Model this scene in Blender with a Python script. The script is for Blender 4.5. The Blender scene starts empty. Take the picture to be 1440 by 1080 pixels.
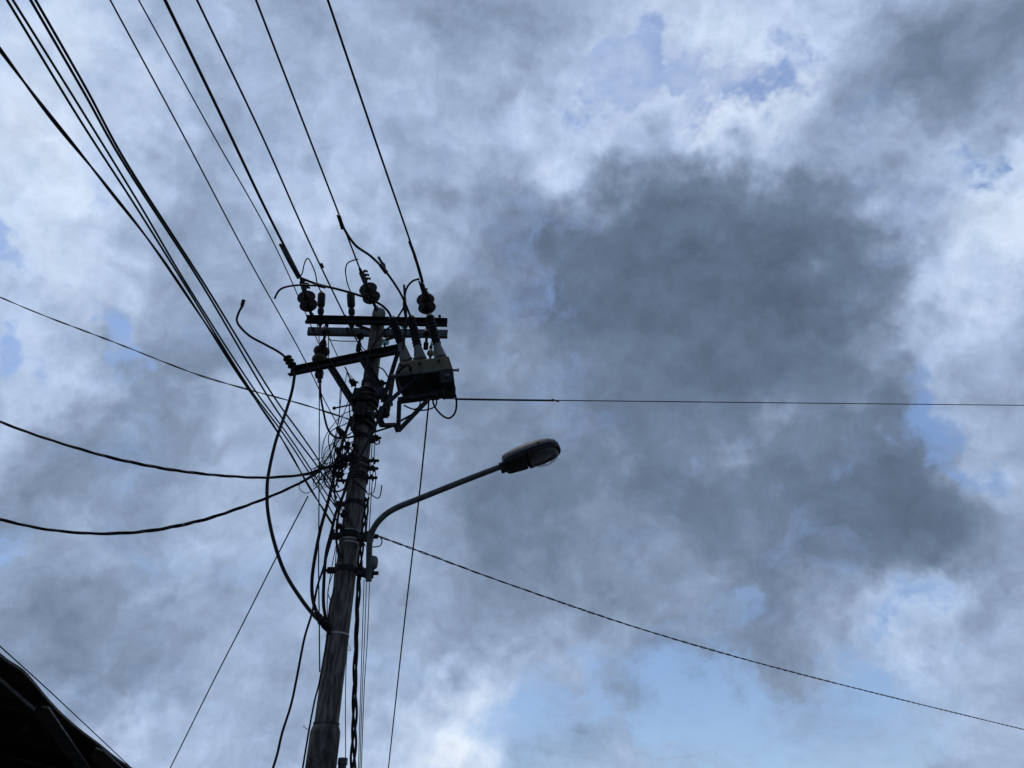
import bpy, math, random
from mathutils import Vector, Matrix
random.seed(11)
SC = bpy.context.scene
COL = SC.collection
R = math.radians

# ------------------------------------------------------------------ camera
PITCH = R(35.9); F = 1082.0; CAM = Vector((0, 0, 1.6))
cp, sp = math.cos(PITCH), math.sin(PITCH)
cd = bpy.data.cameras.new('camera'); cam = bpy.data.objects.new('camera', cd); COL.objects.link(cam)
cam.location = CAM; cam.rotation_euler = (R(90) + PITCH, 0, 0)
cd.sensor_width = 36; cd.lens = F / 1440 * 36; cd.clip_start = 0.05; cd.clip_end = 5000
SC.camera = cam
SC.view_settings.view_transform = 'Standard'; SC.view_settings.look = 'None'
SC.view_settings.exposure = 0; SC.view_settings.gamma = 1; SC.view_settings.use_curve_mapping = False

def ray(px, py):                      # direction of a photo pixel (1440x1080)
    x = (px - 720) / F; y = (540 - py) / F
    return Vector((x, cp - sp * y, sp + cp * y))
def PY(px, py, Y): r = ray(px, py); return CAM + r * (Y / r.y)
def PZ(px, py, z): r = ray(px, py); return CAM + r * ((z - CAM.z) / r.z)
def depth(px, py, d): r = ray(px, py); return (d[1] - CAM.z) / r.z if isinstance(d, tuple) else d / r.y

# ------------------------------------------------------------------ sun and sky
SUN_EL, SUN_AZ = R(74), R(-55)
sd = Vector((math.sin(SUN_AZ) * math.cos(SUN_EL), math.cos(SUN_AZ) * math.cos(SUN_EL), math.sin(SUN_EL)))
sl = bpy.data.lights.new('sun', 'SUN'); sl.energy = 0.7; sl.angle = R(14); sl.color = (1, .96, .9)
so = bpy.data.objects.new('sun', sl); COL.objects.link(so)
so.rotation_euler = (-sd).to_track_quat('-Z', 'Y').to_euler(); so.location = (0, 0, 30)

W = bpy.data.worlds.new('World'); SC.world = W; W.use_nodes = True
W.cycles.sampling_method = 'MANUAL'; W.cycles.sample_map_resolution = 256
nt = W.node_tree; nt.nodes.clear(); L = nt.links.new
def N(t, **k):
    n = nt.nodes.new(t)
    for a, b in k.items(): setattr(n, a, b)
    return n
def put(s, v):
    if hasattr(v, 'is_linked') or hasattr(v, 'links'): L(v, s)
    else: s.default_value = v
def mth(op, a, b=0.0, c=None):
    n = N('ShaderNodeMath', operation=op); put(n.inputs[0], a); put(n.inputs[1], b)
    if c is not None: put(n.inputs[2], c)
    return n.outputs[0]
def vec(op, a, b=(0, 0, 0), s=None):
    n = N('ShaderNodeVectorMath', operation=op); put(n.inputs[0], a); put(n.inputs[1], b)
    if s is not None: put(n.inputs['Scale'], s)
    return n.outputs['Value'] if op in ('DISTANCE', 'DOT_PRODUCT', 'LENGTH') else n.outputs[0]
def noise(v, scale, detail, rough=.5, dist=0., lac=2.):
    n = N('ShaderNodeTexNoise'); n.noise_dimensions = '3D'; put(n.inputs['Vector'], v)
    n.inputs['Scale'].default_value = scale; n.inputs['Detail'].default_value = detail
    n.inputs['Roughness'].default_value = rough; n.inputs['Distortion'].default_value = dist
    n.inputs['Lacunarity'].default_value = lac
    return n
def smooth(v, a, b, c, d):
    n = N('ShaderNodeMapRange', interpolation_type='SMOOTHSTEP')
    put(n.inputs[0], v)
    for i, q in enumerate((a, b, c, d)): n.inputs[i + 1].default_value = q
    return n.outputs[0]
tc = N('ShaderNodeTexCoord'); d0 = vec('NORMALIZE', tc.outputs['Generated'])
def warp(v, scale, det, amt):
    return vec('SCALE', vec('SUBTRACT', noise(v, scale, det, .55).outputs['Color'], (.5, .5, .5)), s=amt)
wv = warp(d0, 3.4, 3, .24)
wv2 = warp(d0, 9.5, 4, .20)
wv3 = warp(d0, 31., 4, .075)
dw = vec('ADD', vec('ADD', d0, wv), vec('ADD', wv2, wv3))
# cloud banks: (photo pixel giving the bank's azimuth and elevation, radius, thickness)
BANKS = [
 (1080,310,180,.24),(980,330,170,.16),(1150,400,140,.15),(840,310,130,.14),(830,400,130,.12),(1110,480,110,.12),(960,420,150,.10),(880,500,130,.09),(740,400,110,.08),
 (1030,430,330,.05),(930,560,200,.08),(1120,560,160,.08),(780,400,170,.08),
 (740,345,50,-.06),(745,490,50,-.07),
 (1245,640,120,.24),(1300,725,120,.20),(1180,700,130,.16),(1010,730,140,.20),(1075,800,100,.16),(910,660,150,.11),(800,580,190,.09),(760,700,180,.07),(650,840,170,.08),(640,620,140,.06),(1440,760,110,.14),(970,960,110,.20),(1080,940,90,.12),(890,985,80,.12),(720,330,110,.09),(700,430,100,.08),(1220,340,110,.14),(1230,450,90,.08),(1400,950,60,.15),
 (1025,590,46,-.26),(1110,640,60,-.07),(850,710,40,-.08),(1310,870,100,-.24),(1270,850,60,-.16),(1400,1000,60,-.18),(1390,690,70,-.14),(1390,640,60,-.18),(620,1065,80,-.40),(690,1000,60,-.20),(560,1060,80,-.16),(1030,880,60,-.10),(915,930,50,-.15),
 (1330,35,130,.22),(1400,120,100,.05),(1440,30,130,.14),(1250,20,100,.08),(1190,160,80,-.10),(1380,170,80,.08),
 (880,180,95,-.32),(1010,155,75,-.32),(1090,180,60,-.12),(1080,150,80,-.14),(820,185,70,-.16),(950,150,80,-.18),(900,100,230,-.10),(1170,190,70,-.12),(1000,50,120,-.16),
 (1340,270,140,-.22),(1390,330,100,-.20),(1330,350,100,-.12),(1290,420,90,-.10),(1420,220,90,-.08),(1415,430,60,.12),(1260,480,90,-.12),(1340,480,90,-.10),(1400,540,80,-.07),
 (60,80,170,-.20),(170,60,100,-.10),(40,200,150,-.18),(120,290,120,-.10),(60,400,130,-.20),(140,470,90,-.12),(270,330,110,-.06),(220,180,160,-.06),(600,200,200,-.05),
 (233,39,60,.07),(311,120,80,.09),(300,219,80,.08),(350,340,80,.03),(607,30,90,.12),(437,30,90,.12),(428,195,70,.06),(760,40,120,.10),(690,100,80,.04),
 (340,40,60,-.10),(437,272,70,-.10),(470,295,60,-.11),(486,330,60,-.10),(340,204,50,-.06),(560,60,80,-.08),(656,155,80,-.10),(640,330,100,.06),(600,420,120,.03),
 (240,520,110,.20),(180,570,100,.14),(390,430,90,.05),(330,560,50,-.09),(430,580,60,-.07),
 (146,681,120,.15),(49,652,80,.08),(121,934,130,.13),(136,842,150,.10),(398,856,170,.10),(365,715,90,.05),(500,950,120,.05),(267,580,60,-.08),(262,759,60,-.15),(73,764,60,-.13),(146,608,60,-.06),(190,1060,60,-.30),(316,1026,80,-.08),(15,900,60,-.10),(310,817,70,-.04),(430,1060,80,-.08),
]
HOLES = [
 (860,126,56,.52),(905,130,56,.52),(945,114,52,.48),(990,102,46,.40),(1050,97,50,.42),(1090,80,42,.30),(1108,140,26,.32),(1000,14,34,.3),(845,102,40,.28),
 (1325,266,26,.40),(1308,243,22,.34),(1346,234,22,.32),
 (188,448,46,.58),(212,462,36,.46),(150,425,26,.3),(40,345,32,.45),(62,356,24,.34),(0,450,42,.5),(8,475,30,.4),(170,285,24,.26),(18,768,50,.45),
 (1355,615,42,.42),(1340,580,45,.36),(1380,645,30,.3),(1280,535,50,.26),(1260,460,28,.24),
 (1256,872,40,.40),(1266,832,32,.34),(830,900,60,.24),(790,940,50,.24),(728,1060,70,.36),(800,1060,90,.26),(900,1068,100,.30),(1000,1068,110,.38),(1100,1050,110,.45),(1200,1040,110,.42),(1300,1050,90,.4),(1250,1000,60,.2),(1370,1030,50,.34),(1020,830,36,.22),(1130,815,40,.2),(545,312,26,.25),(500,300,26,.24),
]
def field(L_, k, kw=1.):
    D = None
    for (px, py, r_, w_) in L_:
        c = ray(px, py).normalized()
        g = smooth(vec('DISTANCE', dw, tuple(c)), 0, r_ * k / F * (c.y * cp + c.z * sp), w_ * kw, 0)
        D = g if D is None else mth('ADD', D, g)
    return D
def puffs(v, scale, detail):                 # rounded cauliflower heads
    n = N('ShaderNodeTexVoronoi'); n.voronoi_dimensions = '3D'; n.feature = 'F1'; n.normalize = True
    put(n.inputs['Vector'], v); n.inputs['Scale'].default_value = scale; n.inputs['Detail'].default_value = detail
    n.inputs['Roughness'].default_value = .55; n.inputs['Lacunarity'].default_value = 2.1
    return n.outputs['Distance']
def fine(v):
    b = noise(v, 13.0, 6, .60).outputs[0]
    return mth('ADD', mth('MULTIPLY', mth('SUBTRACT', b, .5), .38), mth('MULTIPLY', mth('SUBTRACT', puffs(v, 6.5, 2.), PM), PA))
PM, PA = .30, .30
dn = vec('ADD', d0, vec('ADD', vec('SCALE', wv, s=.3), vec('ADD', vec('SCALE', wv2, s=.3), vec('SCALE', wv3, s=.3))))
f0 = fine(dn)
b0 = mth('ADD', f0, mth('MULTIPLY', mth('SUBTRACT', noise(dn, 3.6, 7, .56).outputs[0], .5), .62))
b1 = fine(vec('ADD', dn, (-.005, -.010, .014)))
lit = mth('SUBTRACT', b1, f0)
# heavier overcast added behind the camera, out of view, to dim the front light
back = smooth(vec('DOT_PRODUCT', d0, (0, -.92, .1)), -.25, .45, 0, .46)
D0 = mth('ADD', field(BANKS, 1.75, .85), .49)
calm = smooth(D0, .45, .85, .95, .85)        # thick cloud bases are smoother than thin bright cloud
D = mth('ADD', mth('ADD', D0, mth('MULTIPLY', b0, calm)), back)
veil = noise(vec('MULTIPLY', dn, (1, 1, 1.6)), 8.0, 7, .68, .4).outputs[0]
B = mth('ADD', field(HOLES, 1.85, 1.3), mth('ADD', mth('MULTIPLY', b0, -.8), mth('MULTIPLY', mth('SUBTRACT', veil, .5), 1.9)))
ramp = N('ShaderNodeValToRGB'); cr = ramp.color_ramp; cr.interpolation = 'B_SPLINE'
def lin(r, g, b): return tuple(((v / 255 + .055) / 1.055) ** 2.4 if v > 10 else v / 3294 for v in (r, g, b)) + (1,)
STOPS = [(0., (231, 240, 251)), (.08, (214, 228, 247)), (.208, (194, 212, 239)), (.32, (173, 193, 223)), (.416, (152, 171, 200)), (.512, (131, 150, 177)), (.624, (111, 128, 153)), (.76, (97, 114, 138)), (.88, (90, 106, 129)), (1., (74, 87, 105))]
while len(cr.elements) < len(STOPS): cr.elements.new(.5)
for e, (p, c) in zip(cr.elements, STOPS): e.position = p; e.color = lin(*c)
L(mth('MULTIPLY', D, .8), ramp.inputs[0])
STR = 0.15; RELIEF = 1.5
shade = mth('ADD', 1., mth('MULTIPLY', mth('MINIMUM', mth('MAXIMUM', lit, -.06), .06), RELIEF))
cloud = vec('SCALE', ramp.outputs[0], s=mth('MULTIPLY', shade, 1 / STR))
sky = N('ShaderNodeTexSky', sky_type='NISHITA'); sky.sun_disc = False
sky.sun_elevation = SUN_EL; sky.sun_rotation = SUN_AZ; sky.altitude = 0; sky.air_density = 1.0; sky.dust_density = .6; sky.ozone_density = 1.5
mask = smooth(B, .04, .85, 0, .95)
sepd = N('ShaderNodeSeparateXYZ'); L(d0, sepd.inputs[0])
skyc = vec('SCALE', vec('MULTIPLY', sky.outputs[0], (1.0, 1.02, 1.08)), s=smooth(sepd.outputs[2], .05, .75, .80, 1.0))
cirrus = noise(vec('MULTIPLY', vec('ADD', d0, wv), (1, 1, 3.2)), 3.5, 6, .6, .5).outputs[0]
mask = mth('MULTIPLY', mask, mth('SUBTRACT', 1., smooth(cirrus, .46, .68, 0, .48)))
mx = N('ShaderNodeMix', data_type='RGBA'); L(mask, mx.inputs[0]); L(cloud, mx.inputs[6]); L(skyc, mx.inputs[7])
bg = N('ShaderNodeBackground'); L(mx.outputs[2], bg.inputs[0]); bg.inputs[1].default_value = STR
out = N('ShaderNodeOutputWorld'); L(bg.outputs[0], out.inputs[0])

# ------------------------------------------------------------------ materials
def mat(name, c1, c2=None, rough=.6, metal=0., scale=8., stretch=(1, 1, 1), bump=0., c3=None, spec=.18, lo=.38, hi=.62):
    m = bpy.data.materials.new(name); m.use_nodes = True
    t = m.node_tree; b = t.nodes['Principled BSDF']
    b.inputs['Roughness'].default_value = rough; b.inputs['Metallic'].default_value = metal
    b.inputs['Specular IOR Level'].default_value = spec
    c2 = c2 or tuple(v * .6 for v in c1)
    co = t.nodes.new('ShaderNodeTexCoord'); mp = t.nodes.new('ShaderNodeMapping'); mp.inputs['Scale'].default_value = stretch
    t.links.new(co.outputs['Object'], mp.inputs[0])
    n = t.nodes.new('ShaderNodeTexNoise'); n.inputs['Scale'].default_value = scale; n.inputs['Detail'].default_value = 8; n.inputs['Roughness'].default_value = .62
    t.links.new(mp.outputs[0], n.inputs[0])
    r = t.nodes.new('ShaderNodeValToRGB'); r.color_ramp.elements[0].position = lo; r.color_ramp.elements[1].position = hi
    r.color_ramp.elements[0].color = (*c2, 1); r.color_ramp.elements[1].color = (*c1, 1)
    if c3: e = r.color_ramp.elements.new((lo + hi) / 2); e.color = (*c3, 1)
    t.links.new(n.outputs[0], r.inputs[0]); t.links.new(r.outputs[0], b.inputs['Base Color'])
    if bump:
        bp = t.nodes.new('ShaderNodeBump'); bp.inputs['Strength'].default_value = bump; bp.inputs['Distance'].default_value = .01
        t.links.new(n.outputs[0], bp.inputs['Height']); t.links.new(bp.outputs[0], b.inputs['Normal'])
    return m
M = dict(
 concrete=mat('weathered_concrete', (.26, .245, .215), (.06, .056, .05), .9, scale=9, stretch=(3, 3, .45), bump=1.0, c3=(.155, .147, .132)),
 sleeve=mat('sleeve_concrete', (.20, .19, .17), (.05, .047, .042), .92, scale=6, stretch=(2, 2, .7), bump=1.0),
 steel=mat('dark_steel', (.05, .052, .055), (.02, .02, .021), .6, .3, scale=14, bump=.2),
 galv=mat('galvanised_steel', (.16, .17, .18), (.08, .085, .09), .5, .5, scale=20, bump=.1),
 pipe=mat('painted_pipe', (.15, .17, .17), (.09, .10, .10), .55, .2, scale=12, bump=.1),
 black=mat('black_rubber', (.022, .022, .024), (.012, .012, .013), .55, scale=30),
 wire=mat('wire_sheath', (.025, .024, .026), (.014, .013, .014), .6, scale=40),
 rope=mat('weathered_wire', (.06, .055, .055), (.03, .028, .028), .6, scale=40),
 porc=mat('brown_porcelain', (.05, .035, .03), (.03, .022, .02), .3, scale=9),
 porcl=mat('pale_brown_porcelain', (.16, .125, .105), (.09, .07, .06), .3, scale=9),
 cream=mat('cream_porcelain', (.45, .37, .27), (.3, .25, .18), .4, scale=12),
 grey=mat('grey_porcelain', (.24, .235, .225), (.14, .135, .13), .5, scale=7, stretch=(1, 1, .5)),
 tan=mat('tan_paint', (.215, .19, .13), (.13, .115, .08), .6, .0, scale=6, stretch=(1, 1, .4), bump=.15),
 belly=mat('dark_paint', (.05, .053, .058), (.025, .027, .03), .6, scale=8),
 blue=mat('blue_grey_paint', (.06, .07, .10), (.035, .042, .06), .55, .2, scale=12),
 white=mat('white_strap', (.62, .62, .6), (.45, .45, .43), .6, scale=20),
 lamp=mat('lamp_paint', (.17, .175, .19), (.10, .105, .115), .5, .1, scale=7, bump=.05),
 lampd=mat('lamp_tray', (.035, .037, .042), (.022, .024, .028), .6, scale=8),
 roof=mat('rusty_sheet', (.12, .10, .088), (.05, .044, .04), .7, .2, scale=5, bump=.3),
 wood=mat('grey_board', (.17, .16, .15), (.08, .075, .07), .8, scale=7, stretch=(4, .6, 4), bump=.4),
 wall=mat('dark_boards', (.06, .05, .042), (.025, .021, .018), .85, scale=5, stretch=(4, 4, .5), bump=.4),
 ground=mat('dirty_asphalt', (.075, .072, .068), (.038, .037, .036), .95, scale=1.2, bump=.3),
 fiber=mat('pale_photocell', (.20, .205, .21), (.13, .135, .14), .5, scale=14),
)
def glass(name, col, rough=.05, alpha=.35, tr=.8):
    m = bpy.data.materials.new(name); m.use_nodes = True
    b = m.node_tree.nodes['Principled BSDF']
    b.inputs['Base Color'].default_value = (*col, 1); b.inputs['Roughness'].default_value = rough
    b.inputs['Transmission Weight'].default_value = tr; b.inputs['Alpha'].default_value = alpha; b.inputs['IOR'].default_value = 1.3
    return m
M['glass'] = glass('lamp_glass', (.8, .84, .8), .12, .34, .7)
M['teal'] = glass('teal_glass', (.12, .34, .31), .15, .9, .5)

# ------------------------------------------------------------------ mesh helpers
def catmull(P, n=8):
    if len(P) < 3:
        return [P[0].lerp(P[-1], i / n) for i in range(n + 1)] if len(P) == 2 else list(P)
    Q = [P[0] * 2 - P[1]] + list(P) + [P[-1] * 2 - P[-2]]; o = []
    for i in range(1, len(Q) - 2):
        a, b, c, d = Q[i - 1], Q[i], Q[i + 1], Q[i + 2]
        for k in range(n):
            t = k / n
            o.append(.5 * ((2 * b) + (c - a) * t + (2 * a - 5 * b + 4 * c - d) * t * t + (3 * b - a - 3 * c + d) * t ** 3))
    o.append(P[-1].copy()); return o
def frames(P):
    T = []
    for i in range(len(P)):
        t = P[min(i + 1, len(P) - 1)] - P[max(i - 1, 0)]
        T.append(t.normalized() if t.length > 1e-9 else Vector((0, 0, 1)))
    u = T[0].orthogonal().normalized(); o = []
    for t in T:
        u = (u - t * u.dot(t))
        u = u.normalized() if u.length > 1e-6 else t.orthogonal().normalized()
        o.append((t, u, t.cross(u)))
    return o
class MB:
    def __init__(s): s.v = []; s.f = []
    def ring_loft(s, rings, cap=True):
        n = len(rings[0]); b = len(s.v)
        for r in rings: s.v += [Vector(p) for p in r]
        for i in range(len(rings) - 1):
            for k in range(n):
                a = b + i * n + k; c = b + i * n + (k + 1) % n
                s.f.append((a, c, c + n, a + n))
        if cap:
            s.f.append(tuple(b + k for k in reversed(range(n))))
            s.f.append(tuple(b + (len(rings) - 1) * n + k for k in range(n)))
        return s
    def tube(s, P, r, n=8, wob=0.):
        fr = frames(P); rings = []
        for i, (p, (t, u, w)) in enumerate(zip(P, fr)):
            q = r[i] if isinstance(r, (list, tuple)) else r
            if wob: q *= 1 + wob * (random.random() - .5)
            rings.append([p + (u * math.cos(a) + w * math.sin(a)) * q for a in (2 * math.pi * k / n for k in range(n))])
        return s.ring_loft(rings)
    def lathe(s, A, B, prof, n=20):          # prof: (fraction of AB, radius)
        ax = (B - A); t = ax.normalized(); u = t.orthogonal().normalized(); w = t.cross(u)
        return s.ring_loft([[A + ax * f + (u * math.cos(a) + w * math.sin(a)) * max(r, 1e-4) for a in (2 * math.pi * k / n for k in range(n))] for f, r in prof])
    def prism(s, poly, off):                 # polygon swept by off
        poly = [Vector(p) for p in poly]
        nrm = sum(((poly[i].cross(poly[(i + 1) % len(poly)])) for i in range(len(poly))), Vector())
        if nrm.dot(off) > 0: poly.reverse()
        return s.ring_loft([poly, [p + off for p in poly]])
    def beam(s, A, B, prof, up=Vector((0, 0, 1))):   # prof: closed outline (side, up) swept from A to B
        t = (B - A).normalized(); sd_ = t.cross(up)
        sd_ = sd_.normalized() if sd_.length > 1e-6 else t.orthogonal().normalized()
        uu = sd_.cross(t)
        return s.ring_loft([[P + sd_ * a + uu * b for a, b in prof] for P in (A, B)])
    def box(s, c, x, y, z):                  # centre and three half-axis vectors
        b = len(s.v)
        for i in (-1, 1):
            for j in (-1, 1):
                for k in (-1, 1): s.v.append(c + x * i + y * j + z * k)
        for q in ((0, 1, 3, 2), (4, 6, 7, 5), (0, 4, 5, 1), (2, 3, 7, 6), (0, 2, 6, 4), (1, 5, 7, 3)): s.f.append(tuple(b + k for k in q))
        return s
    def ball(s, c, r, n=12):
        return s.lathe(c - Vector((0, 0, r)), c + Vector((0, 0, r)), [((1 - math.cos(math.pi * i / n)) / 2, r * math.sin(math.pi * i / n)) for i in range(n + 1)], n=14)
    def build(s, name, m, parent=None, smooth=True, bevel=0., org=None):
        O = Vector(parent.get('_o', (0, 0, 0))) if parent else (org or min(s.v, key=lambda p: p.z).copy())
        me = bpy.data.meshes.new(name); me.from_pydata([tuple(p - O) for p in s.v], [], s.f); me.validate(); me.update()
        import bmesh
        bm = bmesh.new(); bm.from_mesh(me); bmesh.ops.recalc_face_normals(bm, faces=bm.faces); bm.to_mesh(me); bm.free()
        me.materials.append(m)
        if smooth:
            me.set_sharp_from_angle(angle=R(40)) if hasattr(me, 'set_sharp_from_angle') else None
            for p in me.polygons: p.use_smooth = True
        o = bpy.data.objects.new(name, me); COL.objects.link(o)
        if parent:
            o.parent = parent; o['_o'] = tuple(O)
        else: o.location = O; o['_o'] = tuple(O)
        if bevel:
            b = o.modifiers.new('bevel', 'BEVEL'); b.width = bevel; b.segments = 2; b.limit_method = 'ANGLE'
        return o
def tag(o, label, cat=None, group=None, kind=None):
    o['label'] = label
    if cat: o['category'] = cat
    if group: o['group'] = group
    if kind: o['kind'] = kind
    return o
def thing(name, label, cat, loc, group=None):
    o = bpy.data.objects.new(name, None); o.empty_display_size = .1; COL.objects.link(o)
    o.location = loc; o['_o'] = tuple(loc); return tag(o, label, cat, group)
def dup(o, parent=None):
    c = o.copy(); COL.objects.link(c)
    if parent: c.parent = parent
    for ch in list(o.children): dup(ch, c)
    return c
CH = [(-.03, -.06), (.03, -.06), (.03, -.048), (-.018, -.048), (-.018, .048), (.03, .048), (.03, .06), (-.03, .06)]   # channel steel
def flat(a, b): return [(-a, -b), (a, -b), (a, b), (-a, b)]
def px3(pts, d0, d1):                        # pixel path, depth running from d0 to d1
    ln = [0]
    for i in range(1, len(pts)): ln.append(ln[-1] + math.dist(pts[i], pts[i - 1]))
    i0 = 1 / depth(*pts[0], d0); i1 = 1 / depth(*pts[-1], d1)
    return [CAM + ray(*p) * (1 / (i0 + (i1 - i0) * l / ln[-1])) for p, l in zip(pts, ln)]
def wire_pts(pts, d0, d1, ext0=0, ext1=0, n=8):
    P = catmull(px3(pts, d0, d1), n)
    if ext0: P.insert(0, P[0] + (P[0] - P[2]).normalized() * ext0)
    if ext1: P.append(P[-1] + (P[-1] - P[-3]).normalized() * ext1)
    return P
def wire(name, label, cat, pts, d0, d1, w, m='wire', group=None, ext0=0, ext1=0, strands=1, pitch=.5, wend=1, parent=None, gap=1.0, nseg=8, mb=None):
    P = wire_pts(pts, d0, d1, ext0, ext1, nseg)
    q = pts[-1] if wend else pts[0]
    r = w / 2 * depth(*q, d1 if wend else d0) / F
    b = mb or MB()
    if strands == 1: b.tube(P, r, 8)
    else:
        S = [P[0]]; step = pitch / 10            # resample evenly, then wind the strands
        for a, c in zip(P, P[1:]):
            k = max(1, int((c - a).length / step))
            S += [a.lerp(c, j / k) for j in range(1, k + 1)]
        fr = frames(S); rs = r * (.58 if strands == 2 else .5)
        ln = 0; ph = []
        for i in range(len(S)):
            if i: ln += (S[i] - S[i - 1]).length
            ph.append(ln)
        for k in range(strands):
            Q = []
            for p, (t, u, v), l in zip(S, fr, ph):
                a = 2 * math.pi * (l / pitch + k / strands) + .8 * math.sin(l * 1.7)
                off = rs * gap * (1 + .35 * math.sin(l * 2.3 + k))
                Q.append(p + (u * math.cos(a) + v * math.sin(a)) * off)
            b.tube(Q, rs, 6)
    if mb: return b
    o = b.build(name, M[m], parent)
    if parent is None: tag(o, label, cat, group)
    return o

# ------------------------------------------------------------------ ground
g = MB(); S_ = 3000
g.v = [Vector((x, y, 0)) for x, y in ((-S_, -S_), (S_, -S_), (S_, S_), (-S_, S_))]; g.f = [(0, 1, 2, 3)]
tag(g.build('ground', M['ground'], org=Vector((0, 0, 0))), 'dark dirty asphalt ground around the pole and shed', kind='structure')

# ------------------------------------------------------------------ utility pole
Y0 = 8.46; T_ = PY(533.5, 436, Y0); X0 = T_.x; ZT = T_.z
def axis(z): return Vector((X0 + .0046 * (ZT - z), Y0, z))     # the pole leans a touch
def zpole(py):                                # height on the pole axis seen at photo row py
    y = (540 - py) / F; return CAM.z + Y0 * (sp + cp * y) / (cp - sp * y)
def rad(z):                                   # pole radius at height z
    pts = [(2.2, .130), (3.2, .126), (5., .121), (6.2, .117), (7.2, .104), (ZT, .096)]
    for (a, b), (c, d) in zip(pts, pts[1:]):
        if z <= c: return b + (d - b) * max(0, (z - a)) / (c - a)
    return pts[-1][1]
pole = thing('utility_pole', 'round grey weathered concrete utility pole with steel crossarms, carrying all the wires', 'utility pole', (X0, Y0, 0))
H = ZT
zs = zpole(1026)
sh = MB(); n_ = 28
prof = [(zs - .3, rad(zs))] + [(zs + (H - .06 - zs) * i / 24, rad(zs + (H - .06 - zs) * i / 24)) for i in range(25)] + [(H - .02, .085), (H + .005, .055), (H + .012, .01)]
sh.lathe(axis(0), axis(1), [(z, r) for z, r in prof], n_); sh.build('shaft', M['concrete'], pole)
sv = MB(); sv.lathe(axis(0), axis(1), [(-.2, .19), (zs - .6, .156), (zs - .055, .153), (zs - .02, .150), (zs + .03, .134), (zs + .035, .12)], n_)
sv.build('base_sleeve', M['sleeve'], pole)
sv = MB(); sv.lathe(axis(0), axis(1), [(zs + .045, rad(zs)), (zs + .046, .1345), (zs + .062, .134), (zs + .063, rad(zs))], n_); sv.build('sleeve_collar', M['sleeve'], pole)
def band(py, h, grow, m, lug=None, name='band'):
    z = zpole(py); r = rad(z); b = MB()
    b.lathe(axis(0), axis(1), [(z - h / 2, r - .01), (z - h / 2, r + grow), (z + h / 2, r + grow), (z + h / 2, r - .01)], 28)
    o = b.build(name, M[m], pole)
    for s in (lug or []):
        c = axis(z) + Vector((s * (r + .045), -.02, 0)); l = MB()
        l.box(c, Vector((.045, 0, 0)), Vector((0, .022, 0)), Vector((0, 0, h * .55)))
        l.tube([c + Vector((s * .02, -.07, 0)), c + Vector((s * .02, .07, 0))], .014, 8)
        l.tube([c + Vector((s * .03, 0, 0)), c + Vector((s * .085, 0, 0))], .02, 8)
        l.build('clamp_lug', M['steel'], o)
    return o
for a in ((617, .06, .012, 'steel', (1,)), (649, .022, .014, 'steel', (1,)), (653, .02, .016, 'steel', ()), (660, .04, .01, 'steel', (1,)), (669, .02, .016, 'steel', ()), (673, .022, .018, 'steel', (1,)), (677, .02, .016, 'steel', (-1,)),
          (710, .05, .012, 'steel', (-1,)), (755, .07, .022, 'steel', (-1, 1)), (803, .06, .014, 'steel', (-1, 1)), (540, .06, .014, 'steel', (1,)), (557, .06, .014, 'steel', ())):
    band(*a)
for py in (749.5, 761.5, 766.5): tag(band(py, .016, .006, 'white', name='tie_strap'), 'pale tie strap around the pole at the lamp bracket')
tag(band(894, .02, .005, 'white', name='tie_strap'), 'white tie strap holding the cable ends to the pole')

# double crossarm at the top
def bolt_row(arm, pts):
    for p in pts:
        b = MB(); b.tube([p + Vector((0, -.10, 0)), p + Vector((0, .06, 0))], .011, 8); b.tube([p + Vector((0, -.105, 0)), p + Vector((0, -.085, 0))], .022, 6); b.build('bolt', M['steel'], arm)
zarm = PY(530, 451, Y0 - .17).z
fa = MB().beam(PZ(430, 449, zarm), PZ(629, 453.5, zarm), CH).build('crossarm', M['steel'], pole); tag(fa, 'front steel channel of the double crossarm at the pole top')
ba = MB().beam(PZ(629.5, 470, zarm), PZ(433, 466, zarm), CH).build('crossarm', M['galv'], pole); tag(ba, 'paler rear steel channel of the double crossarm at the pole top')
bolt_row(fa, [PZ(x, 451, zarm) for x in (442, 487, 619)]); bolt_row(ba, [PZ(x, 468, zarm) for x in (442, 490)])
zmid = zarm - .02
for (a, b) in (((500, 457), (524, 465)), ((566, 470), (543, 478))):
    br = MB().beam(PY(*a, Y0 - .1), PY(*b, Y0 - .02), flat(.006, .022)); br.build('arm_brace', M['steel'], pole)
# lower single crossarm, its right end swung towards the camera
zlow = PY(523, 500, Y0 - .17).z
la = MB().beam(PZ(407, 522.5, zlow), PZ(569, 489, zlow), [(a * 1.1, b * 1.1) for a, b in CH]).build('crossarm', M['steel'], pole); tag(la, 'lower skewed steel crossarm holding the cable termination')
bolt_row(la, [PZ(471, 511, zlow)])
for (a, b, w_) in (((462, 514), (507, 584), .042), ((507, 503), (548, 572), .046)):
    br = MB().beam(PZ(*a, zlow) + Vector((0, -.05, 0)), PY(*b, Y0 - .16), [(-w_, -.005), (w_, -.005), (w_, .005), (-w_ + .01, .005), (-w_ + .01, .06), (-w_, .06)], Vector((0, -1, .3)))
    br.build('arm_brace', M['steel'], pole)

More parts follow.
